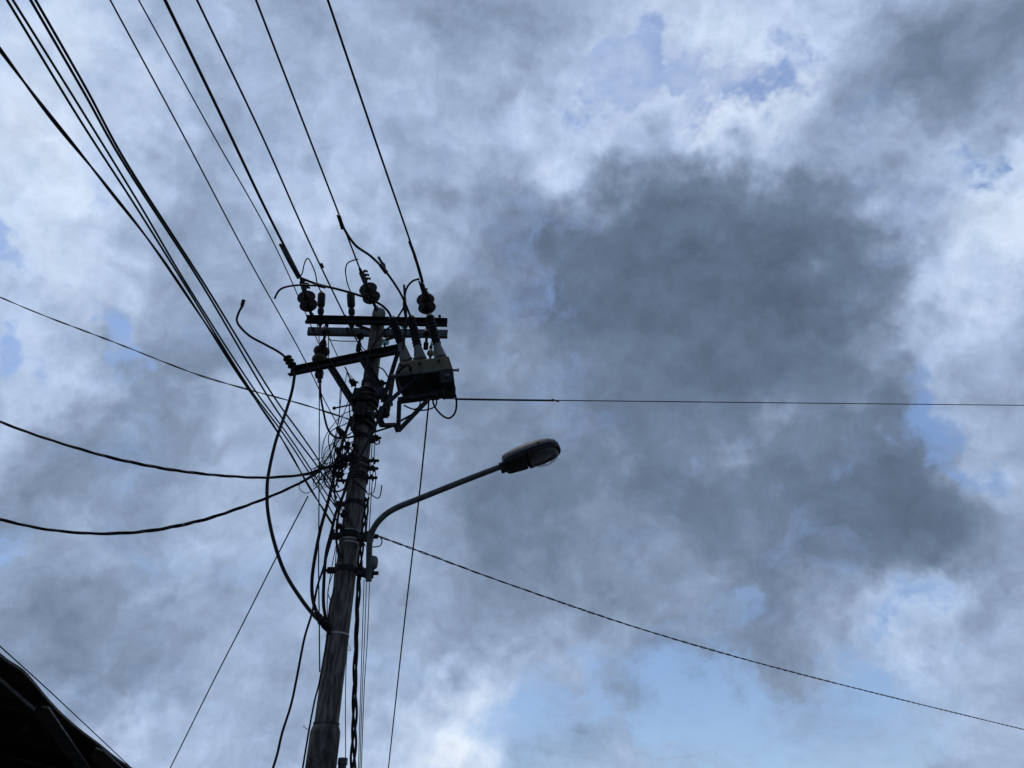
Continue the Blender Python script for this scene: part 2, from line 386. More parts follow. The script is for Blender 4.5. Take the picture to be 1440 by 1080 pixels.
# ------------------------------------------------------------------ insulators
def shed_prof(rs, z0, pitch, n, core=.035):
    pr = [(z0 - .05, core * .8)]
    for i in range(n):
        z = z0 + i * pitch; pr += [(z, core), (z + .004, rs * .55), (z + .012, rs), (z + .02, rs * .98), (z + .055, rs * .62), (z + .08, core * 1.5), (z + pitch - .004, core)]
    return pr
def make_string():
    t = thing('strain_insulator', '', 'insulator', (0, 0, 0)); Z = Vector((0, 0, 1)); O = Vector()
    b = MB(); b.tube([O, Z * .09], .014); b.tube([Z * .05 + Vector((.035 * math.cos(a), 0, .03 * math.sin(a))) for a in (i * math.pi / 6 for i in range(13))], .011, 6); b.tube([Z * .09, Z * .2], .022); b.build('shackle', M['steel'], t)
    for z in (.2, .36):
        d = MB(); d.lathe(O, Z, [(z, .03), (z + .005, .05), (z + .02, .052), (z + .04, .05), (z + .045, .09), (z + .06, .118), (z + .075, .126), (z + .083, .122), (z + .085, .1), (z + .08, .09), (z + .085, .07), (z + .08, .06), (z + .11, .03), (z + .14, .022)], 24)
        d.build('disc', M['porc'], t)
    c = MB(); c.tube([Z * .5, Z * .58], .018); c.box(Z * .66, Vector((.028, 0, 0)), Vector((0, .02, 0)), Vector((0, 0, .1)))
    for k in range(3):
        z = .58 + k * .07; c.tube([Vector((-.03, 0, z)), Vector((-.1, 0, z - .02))], .011, 6); c.tube([Vector((-.075, -.03, z - .01)), Vector((-.075, .03, z - .01))], .014, 6)
    c.tube([Z * .72, Z * .82], .02); c.build('clamp', M['steel'], t)
    return t
def place(o, A, B, scale=1., roll=0.):
    d = (B - A); q = d.to_track_quat('Z', 'X'); o.rotation_mode = 'QUATERNION'
    from mathutils import Quaternion
    o.location = A; o.rotation_quaternion = q @ Quaternion((0, 0, 1), roll)
    s = d.length / .82 * scale; o.scale = (1, 1, s) if abs(s - 1) < .6 else (s, s, s)
    return o
st0 = make_string()
ends = []
for i, (a, b, lb, roll) in enumerate((((439, 447), (423, 391), 'brown two-disc strain insulator on the left end of the top crossarm', 2.6),
                                ((530, 437), (506, 378), 'brown two-disc strain insulator hooked to the pole top', 2.6),
                                ((604, 450), (593, 395), 'brown two-disc strain insulator above the right end of the top crossarm', .6))):
    o = st0 if i == 0 else dup(st0)
    A, B = PZ(*a, zarm + .05), PZ(*b, zarm + .06)
    place(o, A, B, roll=roll); tag(o, lb, 'insulator', 'strain insulators ending the three overhead conductors'); ends.append(B)

def make_arrester():
    t = thing('surge_arrester', '', 'arrester', (0, 0, 0)); O = Vector(); Z = Vector((0, 0, 1))
    b = MB().lathe(O, Z, [(.22, .02), (.225, .045), (.25, .052), (.42, .054), (.44, .046), (.455, .02)], 20); b.build('body', M['black'], t)
    c = MB().lathe(O, Z, [(.07, .015), (.09, .036), (.12, .045), (.17, .043), (.19, .03), (.225, .03)], 16); c.build('base_cup', M['black'], t)
    s = MB().tube([Z * -.12, Z * .08], .02); s.tube([Z * -.09, Z * -.06], .034, 6); s.tube([Z * -.02, Z * .0], .032, 6); s.build('stem', M['steel'], t)
    s = MB().tube([Z * .45, Z * .49], .009, 6); s.build('terminal', M['steel'], t)
    return t
ar0 = make_arrester(); AR = []
for i, (a, b, lb) in enumerate((((450.5, 449), (452.5, 411), 'black surge arrester beside the left strain insulator'), ((495, 450), (493, 411), 'black surge arrester on the crossarm between left insulator and pole'))):
    o = ar0 if i == 0 else dup(ar0)
    A = PZ(*a, zarm + .06); B = PY(*b, A.y - .03)
    o.location = A; o.rotation_mode = 'QUATERNION'; o.rotation_quaternion = (B - A).to_track_quat('Z', 'Y'); s = (B - A).length / .47; o.scale = (s,) * 3
    tag(o, lb, 'arrester', 'surge arresters on the top crossarm'); AR.append(B)

# pin insulators: big pale one on the lower arm, small dark ones under the rear arm
def make_pin(m, rs, n, name='pin_insulator', pitch=.13):
    t = thing(name, '', 'insulator', (0, 0, 0)); O = Vector(); Z = Vector((0, 0, 1))
    for i in range(n):
        z = .05 + i * pitch
        MB().lathe(O, Z, [(z - .02, rs * .3), (z - .01, rs * .6), (z, rs * .9), (z + .02, rs), (z + .05, rs * .96), (z + .085, rs * .6), (z + .11, rs * .42), (z + .13, rs * .4)], 24).build('shed', M[m], t)
    zt = .05 + (n - 1) * pitch + .12
    MB().lathe(O, Z, [(zt, rs * .42), (zt + .03, rs * .5), (zt + .06, rs * .44), (zt + .09, rs * .25), (zt + .14, rs * .12), (zt + .15, .01)], 16).build('cap', M['black'], t)
    s = MB().tube([Z * -.2, Z * .06], .018); s.tube([Z * -.12, Z * -.09], .035, 6); s.tube([Z * -.19, Z * -.15], .034, 6); s.build('stem', M['steel'], t)
    return t
p1 = make_pin('porcl', .118, 2, pitch=.155); p1.location = PZ(449, 512, zlow + .17); p1.scale = (1, 1, 1)
tag(p1, 'pale brown two-shed pin insulator standing on the left half of the lower crossarm', 'insulator')
lp = MB(); q_ = p1.location + Vector((0, 0, .42)); lp.tube([q_ + Vector((.02 * math.cos(a), 0, .03 * math.sin(a))) for a in (i * math.pi / 5 for i in range(11))], .007, 6)
tag(lp.build('wire_tie', M['wire']), 'small wire tie loop on top of the pale pin insulator', 'wire')
pb = make_pin('black', .05, 1, 'spool_insulator')
for i, (px, py, lb) in enumerate(((457, 474, 'small black spool insulator under left end of the rear crossarm'), (506, 480, 'small black spool insulator under the rear crossarm next to the pole'), (600, 477, 'small black spool insulator under right end of the rear crossarm'))):
    o = pb if i == 0 else dup(pb); o.location = PZ(px, py, zarm - .14) + Vector((0, -.02, 0)); o.scale = (1.15, 1.15, 1.0)
    tag(o, lb, 'insulator', 'spool insulators under the rear crossarm')
tg = make_pin('teal', .075, 1)
for i, (px, py, lb) in enumerate(((568, 462, 'teal glass insulator between the switch bushings on the rear crossarm'), (541, 486, 'teal glass insulator right behind the pole'))):
    o = tg if i == 0 else dup(tg); o.location = PY(px, py, Y0 + .22); o.scale = (.8, .8, .8)
    tag(o, lb, 'insulator', 'teal glass insulators')
cb = make_pin('cream', .05, 1, 'spool_insulator', .1); cb.location = PY(605, 502, 8.2); cb.scale = (1, 1, .8); tag(cb, 'cream spool insulator behind the switch box between two bushings', 'insulator')

# ------------------------------------------------------------------ switch box on its bracket
YB = 7.98
sw = thing('switch_box', 'tan steel switch box with three ribbed black bushings on a bracket right of the pole', 'switch box', PY(562, 600, 8.2))
def ppoly(pts, Y): return [PY(x, y, Y) for x, y in pts]
back = Vector((0, .40, 0))
MB().prism(ppoly([(561, 509), (631, 500.5), (637, 519), (554, 528)], YB), back).build('housing', M['tan'], sw, bevel=.012)
MB().prism(ppoly([(557, 528), (617, 521.5), (620, 531), (562, 537)], YB + .04), Vector((0, .34, 0))).build('tank', M['belly'], sw, bevel=.01)
MB().prism(ppoly([(616, 519.5), (637, 517), (639, 536), (620, 539)], YB - .01), Vector((0, .38, 0))).build('end_box', M['belly'], sw, bevel=.012)
MB().beam(PY(551, 529.5, YB - .03), PY(618, 521.5, YB - .03), [(-.005, -.03), (.04, -.03), (.04, -.024), (.001, -.024), (.001, .03), (-.005, .03)]).build('mounting_angle', M['galv'], sw)
for x, y in ((564, 514), (590, 511.5), (617, 508)):
    q = PY(x, y, YB); b = MB().tube([q + Vector((0, -.015, 0)), q], .022, 6); b.build('bolt', M['steel'], sw)
b = MB(); q = PY(640, 521, YB + .05); b.tube([q - Vector((.04, 0, 0)), q + Vector((.04, 0, .01))], .016); b.tube([q + Vector((.04, -.03, -.03)), q + Vector((.04, .03, .05))], .014); b.build('lever', M['fiber'], sw)
q = PY(578, 506, YB + .05); b = MB(); b.tube([q + Vector((.035 * math.cos(a), 0, .035 * math.sin(a))) for a in (i * math.pi / 7 for i in range(15))], .009, 6); b.build('lifting_eye', M['steel'], sw)
for x, y in ((574, 532), (604, 528)):
    b = MB(); q = PY(x, y, YB + .02); b.box(q, Vector((.03, 0, 0)), Vector((0, .02, 0)), Vector((0, 0, .045))); b.tube([q + Vector((-.04, -.02, 0)), q + Vector((.04, -.02, 0))], .011, 6); b.build('hinge', M['steel'], sw)
b = MB(); q = PY(628, 529, YB - .015); b.lathe(q + Vector((0, -.03, 0)), q + Vector((0, .02, 0)), [(0, .02), (.3, .034), (1, .038)], 14); b.build('knob', M['galv'], sw)
b = MB(); hp = [PY(x, y, YB - .03 - k) for x, y, k in ((558, 525, 0), (566, 517, .04), (573, 513, .07), (577, 517, .07), (577, 521, 0))]; b.tube(catmull(hp, 6), .018, 8); b.build('handle', M['black'], sw)
for (base, mid, top, lean) in (((571, 508), (563, 480), (551, 447), 0), ((591, 505), (586.5, 484), (578, 446), 0), ((619, 502), (613.5, 481), (604, 444), 0)):
    A, B, C_ = PY(*base, YB + .12), PY(*mid, YB + .10), PY(*top, YB + .02)
    c = MB().lathe(A, B, [(-.08, .088), (.0, .086), (.1, .082), (.75, .054), (1, .05)], 22).build('bushing', M['grey'], sw)
    pr = []; nr = 9
    for i in range(nr):
        f = i / nr; pr += [(f, .052), (f + .015, .062), (f + .04, .062), (f + .06, .054)]
    pr += [(1, .046), (1.03, .03), (1.06, .02)]
    MB().lathe(B + (A - B) * .15, C_, pr, 18).build('boot', M['black'], c)
# bracket
def bar(a, ya, b, yb, s, u, m, name='bracket_bar', up=Vector((0, -1, .4))):
    return MB().beam(PY(*a, ya), PY(*b, yb), [(-s, -u), (s, -u), (s, u), (-s, u)], up).build(name, M[m], sw, smooth=False)
bar((560, 563.5), 8.0, (626, 555), 8.12, .032, .035, 'steel')
for x in (570, 587): bar((x, 549), 8.22, (x, 563), 8.1, .016, .016, 'steel', 'foot')
bar((612, 545), 8.2, (612, 560), 8.1, .05, .03, 'belly', 'foot')
bar((593, 522.5), YB - .05, (546, 566), 8.2, .032, .012, 'blue')
bar((553, 527), YB - .02, (545.5, 578), 8.3, .026, .012, 'galv')
bar((560, 494), 7.95, (538, 566), 8.26, .022, .02, 'steel')
bar((561.5, 564), 8.02, (560, 607), 8.12, .026, .02, 'steel')
bar((603, 561), 8.06, (560, 606), 8.1, .022, .02, 'steel')
bar((583, 581), 8.1, (563, 592), 8.2, .01, .01, 'steel')
bar((528, 607), 8.3, (557, 598), 8.12, .008, .01, 'steel')
bar((537, 598), 8.26, (558, 597.5), 8.12, .038, .012, 'steel'); bar((531, 583), 8.32, (537.5, 598), 8.26, .04, .012, 'steel')
bar((556, 597), 8.12, (560, 607), 8.12, .03, .012, 'steel')
bar((529, 583), 8.3, (546, 583), 8.25, .04, .03, 'steel'); bar((546, 566), 8.24, (545, 585), 8.24, .022, .014, 'steel')
bar((625, 556), 8.1, (615, 525), 8.0, .02, .012, 'steel')
cap_ = MB(); q = PY(536, 554, 8.25); cap_.lathe(q - Vector((0, 0, .06)), q + Vector((0, 0, .08)), [(0, .05), (.2, .065), (.8, .065), (1, .05)], 14); tag(cap_.build('junction_box', M['blue']), 'small blue-grey can clamped at the pole beside the switch bracket', 'junction box')

# ------------------------------------------------------------------ conductors overhead
G1 = 'overhead conductors running to the upper left'
za = ('z', zarm + .06)
def yend(v): return v.y
A_ = ends
def over(label, pts, d1, w, m='wire', name='overhead_line', zz=None, **k):
    z1 = PY(*pts[-1], d1).z if not isinstance(d1, tuple) else d1[1]
    return wire(name, label, 'overhead wire', pts, ('z', (zz if zz else z1 - .05)), d1, w, m, k.pop('group', G1), ext0=14, **k)
over('rightmost overhead conductor ending at the insulator above the switch box', [(461, 0), (527, 195), (582, 355), (593, 395)], za, 2.6)
over('overhead conductor ending at the insulator hooked to the pole top', [(360, 0), (421, 158), (478, 305), (506, 378)], za, 2.4)
over('thickest overhead conductor ending at the left strain insulator', [(232, 0), (312, 165), (372, 291), (423, 391)], za, 3.5)
over('overhead wire passing the left insulator and clamped at the lower crossarm', [(277, 0), (368, 190), (437, 345), (510, 496)], 8.2, 2.1)
over('thin overhead wire reaching the pin insulator on the lower crossarm', [(195, 0), (300, 190), (385, 342), (446, 478), (449, 484)], 8.3, 1.4)
over('thinnest overhead wire, left of the crossarm ends, going to the wire tangle', [(155, 0), (255, 185), (350, 365), (421, 492), (455, 560), (478, 604)], 8.2, 1.4)
G2 = 'bundled low-voltage lines running to the upper left'
def pair(label, pts, d1, w, tw, pitch): return over(label, pts, d1, w, group=G2, name='overhead_cable', strands=2, pitch=pitch)
over('leftmost twisted overhead cable of the lower bundle, entering at the left edge', [(0, 70), (70, 163), (150, 262), (235, 374), (350, 548), (395, 615), (434, 683), (468, 738)], 8.3, 2.8, group=G2, name='overhead_cable', strands=2, pitch=1.6, gap=.75)
over('second overhead cable of the lower bundle, top left corner, outer one of a close pair', [(10, 0), (112, 168), (192, 292), (262, 404), (349, 543), (402, 615), (448, 687), (482, 748)], 8.3, 1.7, group=G2, name='overhead_cable')
over('overhead cable of the lower bundle, inner one of the close pair in the corner', [(18, 0), (118, 160), (196, 287), (264, 402), (353, 541), (408, 616), (455, 688), (478, 722)], 8.25, 1.7, group=G2, name='overhead_cable')
over('thick overhead cable of the lower bundle beside the corner pair', [(43, 0), (118, 130), (178, 236), (285, 402), (372, 550), (412, 610), (447, 657), (474, 700)], 8.25, 2.0, group=G2, name='overhead_cable')
over('overhead cable of the lower bundle nearest the thin bare wires', [(50, 0), (122, 126), (181, 234), (289, 402), (380, 550), (424, 612), (452, 654), (484, 712)], 8.22, 1.9, group=G2, name='overhead_cable')

# side spans
wire('service_cable', 'thin twisted service cable sagging from the left edge across the bundle to the pole', 'cable', [(0, 418), (60, 443), (160, 481), (270, 524), (350, 548), (420, 567), (465, 581), (492, 590)], 9.4, 8.25, 2.4, strands=2, pitch=1.1, ext0=12)
wire('service_cable', 'thick twisted service cable sagging from the left edge to the tangle', 'cable', [(0, 593), (60, 615), (150, 642), (250, 662), (330, 670), (380, 671.5), (430, 667), (455, 658), (478, 655)], 8.1, 8.2, 4.6, strands=3, pitch=.9, ext0=12)
wire('service_cable', 'lowest twisted service cable sagging from the left edge and rising to the tangle', 'cable', [(0, 731), (70, 745), (150, 750.5), (220, 745), (300, 727), (370, 702), (410, 685), (440, 669), (456, 655)], 8.0, 8.2, 4.4, strands=3, pitch=.8, gap=1.15, ext0=12)
wire('span_wire', 'long level span wire running from the switch bracket to the right edge', 'wire', [(626, 560.5), (700, 562), (780, 563), (1100, 566.5), (1440, 570)], 8.1, 11.2, 1.5, 'rope', wend=0, ext1=14)
b = MB(); b.tube(wire_pts([(640, 561.2), (700, 562.2), (779, 563.2)], 8.12, 8.62), .0135, 8); b.tube(wire_pts([(776, 561.5), (781, 563.2), (786, 565)], 8.62, 8.62), .01, 6)
tag(b.build('preformed_grip', M['rope']), 'preformed wire grip wound around the level span wire near the switch box', 'wire grip')
dw_ = wire('service_drop', 'twisted drop wire falling from the lamp bracket to the lower right', 'wire', [(532, 754), (600, 779), (720, 823), (900, 884), (1080, 936), (1260, 982), (1440, 1026)], 8.3, 19.0, 2.6, wend=0, strands=2, pitch=.4, ext1=14)
wire('guy_wire', 'thin guy wire from the switch bracket straight down past the lamp arm', 'wire', [(603, 566), (589, 702), (567, 890), (546, 1082)], 8.2, 17., 2.4, 'rope', wend=0, ext1=20)
wire('drop_wire', 'thin drop wire slanting from the tangle to the bottom left of the pole', 'wire', [(433, 698), (388, 785), (340, 880), (296, 966), (238, 1083)], 8.2, 12.5, 1.9, 'rope', wend=0, ext1=12)
wire('roof_wire', 'thin single wire running just above the eave of the tin roof', 'wire', [(-2, 907), (60, 963), (120, 1019), (188, 1083)], 5.2, 9.0, 1.1, 'wire', ext0=6, ext1=12)

# jumpers between conductors and switch
J = 'jumper cables feeding the switch bushings'
zj = PY(551, 447, YB + .02)
wire('jumper_cable', 'jumper cable from the left conductor across to the first bushing', 'cable', [(423, 391), (447, 400), (478, 407.5), (510, 417), (533, 427), (545, 437), (551, 448)], yend(ends[0]), YB + .02, 3.4, 'black', J)
wire('cable_tail', 'free cable tail curling down left of the left insulator', 'cable', [(386, 420), (392, 409), (402, 403.5), (420, 401), (440, 401.5), (452, 402)], yend(ends[0]) - .1, yend(ends[0]) + .03, 2.8, 'black')
b = MB(); b.tube(wire_pts([(443, 399.5), (450, 401.5), (458, 403.5)], yend(ends[0]) + .02, yend(ends[0]) + .05), .026, 8); tag(b.build('connector', M['galv']), 'grey crimp connector joining the curled cable tail to its jumper', 'connector')
wire('jumper_cable', 'jumper cable curving from the pole-top conductor down to the second bushing', 'cable', [(478, 305), (484, 322), (500, 345), (521, 360), (541, 380), (560, 407), (570, 427), (578, 447)], 5.95, YB + .02, 3.2, 'black', J)
wire('jumper_cable', 'jumper cable arching from the right conductor down in front of the third bushing', 'cable', [(590, 392), (580, 395.5), (572, 405), (568.5, 420), (568, 432), (571, 455), (569, 474), (566, 492)], yend(ends[2]), YB + .0, 3.0, 'black', J)
wire('jumper_cable', 'jumper cable crossing in front of the pole below the top crossarm', 'cable', [(569, 412), (569, 428), (562, 442), (552, 456), (537, 470), (522, 491), (515, 515), (510, 548)], YB - .05, 8.2, 3.0, 'black', J)
b = MB(); b.tube(wire_pts([(568.2, 401), (569, 415), (571, 440), (570, 470)], YB + .05, YB + .05), .017, 8); tag(b.build('terminal_rod', M['steel']), 'upright thin metal rod between first and second bushing', 'rod')
b = MB(); b.tube(wire_pts([(532, 361), (536, 368), (541, 377)], 7.2, 7.3), [.018] * 16 + [.018], 8); tag(b.build('line_tap', M['fiber']), 'pale line tap clamp hanging on the curved jumper', 'clamp')
b = MB(); b.tube(wire_pts([(535, 372), (540, 379), (544, 384)], 7.25, 7.35), .03, 8); b.tube(wire_pts([(536, 367), (541, 372), (542, 378)], 7.25, 7.3), .008, 6); tag(b.build('connector', M['galv']), 'grey crimp connector on the curved jumper under the line tap', 'connector')
b = MB()
for a_, c_ in (((399, 346), (422, 389)), ((396, 345), (420, 388)), ((394, 344), (419, 391))):
    b.tube(wire_pts([a_, ((a_[0] + c_[0]) / 2 - .6, (a_[1] + c_[1]) / 2), c_], yend(ends[0]) - 1.0, yend(ends[0]) - .02), .017, 8)
tag(b.build('armour_rods', M['wire']), 'dark armour rods wrapped on the thickest conductor near its insulator', 'armour rods')
b = MB(); b.tube(wire_pts([(576, 340), (584, 362), (592, 390)], 6.7, yend(ends[2])), .02, 8); b.tube(wire_pts([(583, 360), (589, 378), (594, 396)], 7.0, yend(ends[2])), .02, 8); tag(b.build('armour_rods', M['wire']), 'dark armour rods wrapped on the rightmost conductor near its insulator', 'armour rods')
b = MB(); b.tube(wire_pts([(475.5, 302), (479, 312), (482, 322)], 5.9, 6.05), .022, 8); tag(b.build('line_tap', M['black']), 'dark tap clamp where the curved jumper leaves the pole-top conductor', 'clamp')
b = MB(); b.tube(wire_pts([(592, 398), (598, 411), (606, 424)], yend(ends[2]) - .02, yend(ends[2]) + .2), .03, 8); b.tube(wire_pts([(589, 395), (593, 408), (596, 420)], yend(ends[2]) - .02, yend(ends[2]) + .2), .012, 8); tag(b.build('dead_end_clamp', M['steel']), 'long dead-end clamp joining rightmost conductor and its insulator', 'clamp')
wire('lead_wire', 'thin lead wire arching from the left conductor to the left surge arrester', 'wire', [(421, 390), (425, 384), (428, 371), (432, 363.5), (436, 367), (443, 383), (446, 398), (451, 410)], yend(ends[0]), AR[0].y, 1.7, group='lead wires of the surge arresters')
wire('lead_wire', 'thin lead wire looping from the pole-top conductor to the second surge arrester', 'wire', [(503, 364.5), (497, 366), (489, 370), (486, 378), (486.5, 388), (489, 400), (493, 411)], yend(ends[1]) - .2, AR[1].y, 1.7, group='lead wires of the surge arresters')
for lb, pts in (('thin sagging link wire between the two spool insulators left of the pole', [(463, 478), (478, 479.5), (500, 480)]), ('thin wire hanging from the left spool insulator to the lower crossarm', [(462, 474), (462, 490), (462, 506)]),
                ('short wire curling from the second spool insulator to the pole', [(507, 482), (509, 488), (513, 492), (519, 493)]), ('short wire hanging between both crossarms below the left surge arrester', [(446, 456), (447.5, 465), (449, 480)]),
                ('short slack wire from left crossarm bolts to the lower crossarm', [(455, 458), (464, 478), (476, 504)])):
    wire('bonding_wire', lb, 'wire', pts, 8.35, 8.3, 1.4)

# loops under the switch box
wire('cable_loop', 'black cable loop hanging under the right end of the switch box', 'cable', [(635, 543), (640, 555), (642, 566), (640, 580), (632, 588), (623, 585), (614, 576), (609, 566), (610, 560)], 8.1, 8.2, 2.8, 'black')
b = MB(); b.lathe(PY(633, 540, 8.15), PY(639, 555, 8.12), [(0, .055), (.5, .05), (.8, .03), (1, .018)], 14); tag(b.build('cable_gland', M['black']), 'black conical gland where the hanging loop leaves the switch box', 'cable gland')
wire('cable_loop', 'black slack cable under the switch bracket between post and rail', 'cable', [(568, 570), (578, 574.5), (592, 577), (605, 575), (613, 570), (614, 560)], 8.1, 8.2, 2.2, 'black')
wire('cable_loop', 'short black cable dropping behind the bracket brace', 'cable', [(590, 558), (591, 566), (588, 573), (582, 576)], 8.2, 8.15, 2.0, 'black')
wire('cable_loop', 'thin black cable curving between the pole and the dark switch brace', 'cable', [(531, 516), (538, 519), (544, 527), (547, 535), (540, 541), (533, 548)], 8.3, 8.25, 2.0, 'black')

# ------------------------------------------------------------------ big riser cable with termination
rc = thing('riser_cable', 'thick black riser cable with finned termination bowing far out left of the pole', 'cable', PY(462, 884, 8.3))
ytip = PZ(413, 518, zlow).y
w_ = wire('lead', '', '', [(341, 430), (336, 439), (333, 450), (338, 460), (352, 473), (374, 485), (395, 497), (409, 511)], ytip - .25, ytip, 3.4, 'black', parent=rc)
b = MB(); q = [PY(x, y, ytip - .25) for x, y in ((342.5, 422.5), (339.5, 433))]; b.tube([q[1], q[1].lerp(q[0], .5), q[0]], [.017, .028, .028], 8)
b.build('lug', M['steel'], rc)
A, B = PY(402.5, 501, ytip - .02), PY(414, 519, ytip)
pr = [(0, .02)]
for f in (.12, .38, .66): pr += [(f - .03, .026), (f, .06), (f + .05, .066), (f + .09, .058), (f + .12, .03)]
MB().lathe(A, B, pr + [(1, .03)], 18).build('termination', M['black'], rc)
wire('cable_run', '', '', [(415, 522), (411, 548), (403, 576), (388, 620), (378, 664), (375.5, 690), (377, 722), (386, 764), (401, 806), (424, 843), (444, 868), (462, 883)], ytip, 8.33, 5.6, 'black', parent=rc)
RG = 'thick riser cables strapped to the left side of the pole'
wire('riser_cable', 'thick black riser cable, outer of the two running close down the pole', 'cable', [(494, 586), (484, 615), (477, 638), (463, 699), (450, 747), (441, 795), (438.5, 825), (441, 848), (449, 868), (461, 884)], 8.25, 8.32, 5.2, 'black', RG)
wire('riser_cable', 'thick black riser cable crossing the pole front and running down its left side', 'cable', [(543, 562), (528, 599), (511, 634), (493, 671), (482, 698), (472, 723), (466, 748), (459, 776), (456, 808), (454.8, 846), (458, 868), (464, 885)], 8.1, 8.3, 4.8, 'black', RG)
wire('riser_cable', 'shorter thick riser cable beside the others above the lamp bracket', 'cable', [(489, 672), (484, 690), (478, 715), (474, 735), (473, 760), (477, 778), (482, 785)], 8.25, 8.3, 3.4, 'black', RG)
b = MB(); P_ = wire_pts([(443, 860), (452, 872), (460, 881), (463, 893)], 8.28, 8.33)
b.tube(P_, [.012 + .04 * math.sin(math.pi * min(1, (i + 1.5) / (len(P_) + 1))) for i in range(len(P_))], 10, wob=.35); tag(b.build('tape_wrap', M['black']), 'lump of black tape binding the riser cable ends to the pole', 'tape')
wire('ground_wire', 'straight thin wire hanging from the lower crossarm far left of the pole', 'wire', [(449, 526), (449, 600), (448.6, 700), (448, 790), (449, 877), (449.6, 945)], 8.1, 8.28, 1.9)
wire('cable_tail', 'black cable curving from below the pin insulator right to the pole', 'cable', [(450, 534), (451, 556), (455, 580), (461, 603), (471, 614.5), (485, 616), (503, 612.5)], 8.05, 8.3, 3.0, 'black')
b = MB(); b.box(PZ(449, 526, zlow - .1), Vector((.05, 0, 0)), Vector((0, .04, 0)), Vector((0, 0, .05))); b.tube([PZ(449, 526, zlow - .1), PZ(449.5, 538, zlow - .22)], .03); tag(b.build('cable_clamp', M['steel']), 'steel clamp under the lower crossarm below the pin insulator', 'clamp')
wire('service_cable', 'wavy black cable leaving the riser and dropping to the bottom left of the pole', 'cable', [(470, 745), (462, 773), (455, 798), (446, 826), (439, 861), (428, 898), (417, 955), (409, 992), (397, 1030), (390, 1060), (383, 1083)], 8.2, 7.9, 3.8, 'black', ext1=3)
wire('ground_wire', 'black wire lying along the left edge of the pole to the bottom', 'wire', [(471, 826), (464, 850), (462, 875), (459, 903), (449, 960), (442.5, 985), (434, 1030), (425, 1084)], 8.3, 8.25, 2.8, 'black', ext1=2)
wire('service_cable', 'loose twisted cable bundle running down the right side of the pole', 'cable', [(516, 700), (513.5, 725), (510, 755), (507, 790), (503.5, 830), (502, 872), (501, 905), (499.5, 955), (498, 1010), (496.5, 1084)], 8.3, 8.4, 7.6, 'black', strands=3, pitch=.8, gap=1.45, ext1=2)
WG = 'thin wires running down the right side of the pole'
for lb, pts in (('thin down wire nearest the twisted bundle right of the pole', [(512, 815), (510, 880), (507.5, 960), (504, 1084)]), ('middle of the three thin down wires below the lamp pipe', [(515.5, 815), (512.5, 900), (509.5, 970), (506, 1084)]),
                ('outermost thin down wire below the lamp pipe', [(520, 812), (516.5, 900), (512, 970), (508, 1084)]), ('very thin wire between the pole and the twisted bundle', [(489, 900), (486, 960), (486, 1084)]),
                ('thin wire running down from the bracket along the right edge of the pole', [(528, 607), (525.5, 650), (522.5, 690), (519, 748)]), ('second thin wire close to the right edge of the upper pole', [(524, 612), (521, 660), (518, 710), (515, 752)])):
    wire('down_wire', lb, 'wire', pts, 8.35, 8.35, 1.3, group=WG, ext1=0)

# coil of spare cable lashed round the pole at the bracket
co_ = MB()
for k in range(7):
    py = 553 + k * 8; z = zpole(py); r = rad(z) + .02 + random.random() * .035; ph = random.random() * 6; tl = random.uniform(-.3, .3)
    Q = [axis(z) + Vector((r * math.cos(a) - .02, r * math.sin(a), tl * r * math.cos(a + ph) + .012 * math.sin(3 * a + ph))) for a in (2 * math.pi * i / 40 for i in range(41))]
    co_.tube(Q, random.uniform(.016, .026), 7)
tag(co_.build('cable_coil', M['black']), 'messy coil of black cable lashed around the pole at the bracket', 'cable coil')
for i, (x, y, w, h) in enumerate(((502, 556, .05, .09), (506, 577, .06, .10), (537, 580, .04, .07))):
    b = MB(); c = PY(x, y, 8.27); b.box(c, Vector((w, 0, 0)), Vector((0, .05, 0)), Vector((.01, 0, h))); b.tube([c + Vector((-w - .03, 0, .02)), c + Vector((w + .03, 0, .03))], .014)
    o = b.build('splice_box', M['black'], bevel=.01)
    tag(o, ('black splice box at the foot of the left arm brace', 'larger black splice box under the left arm brace foot', 'black splice box between the pole and the switch bracket')[i], 'splice box', 'splice boxes at the bracket')

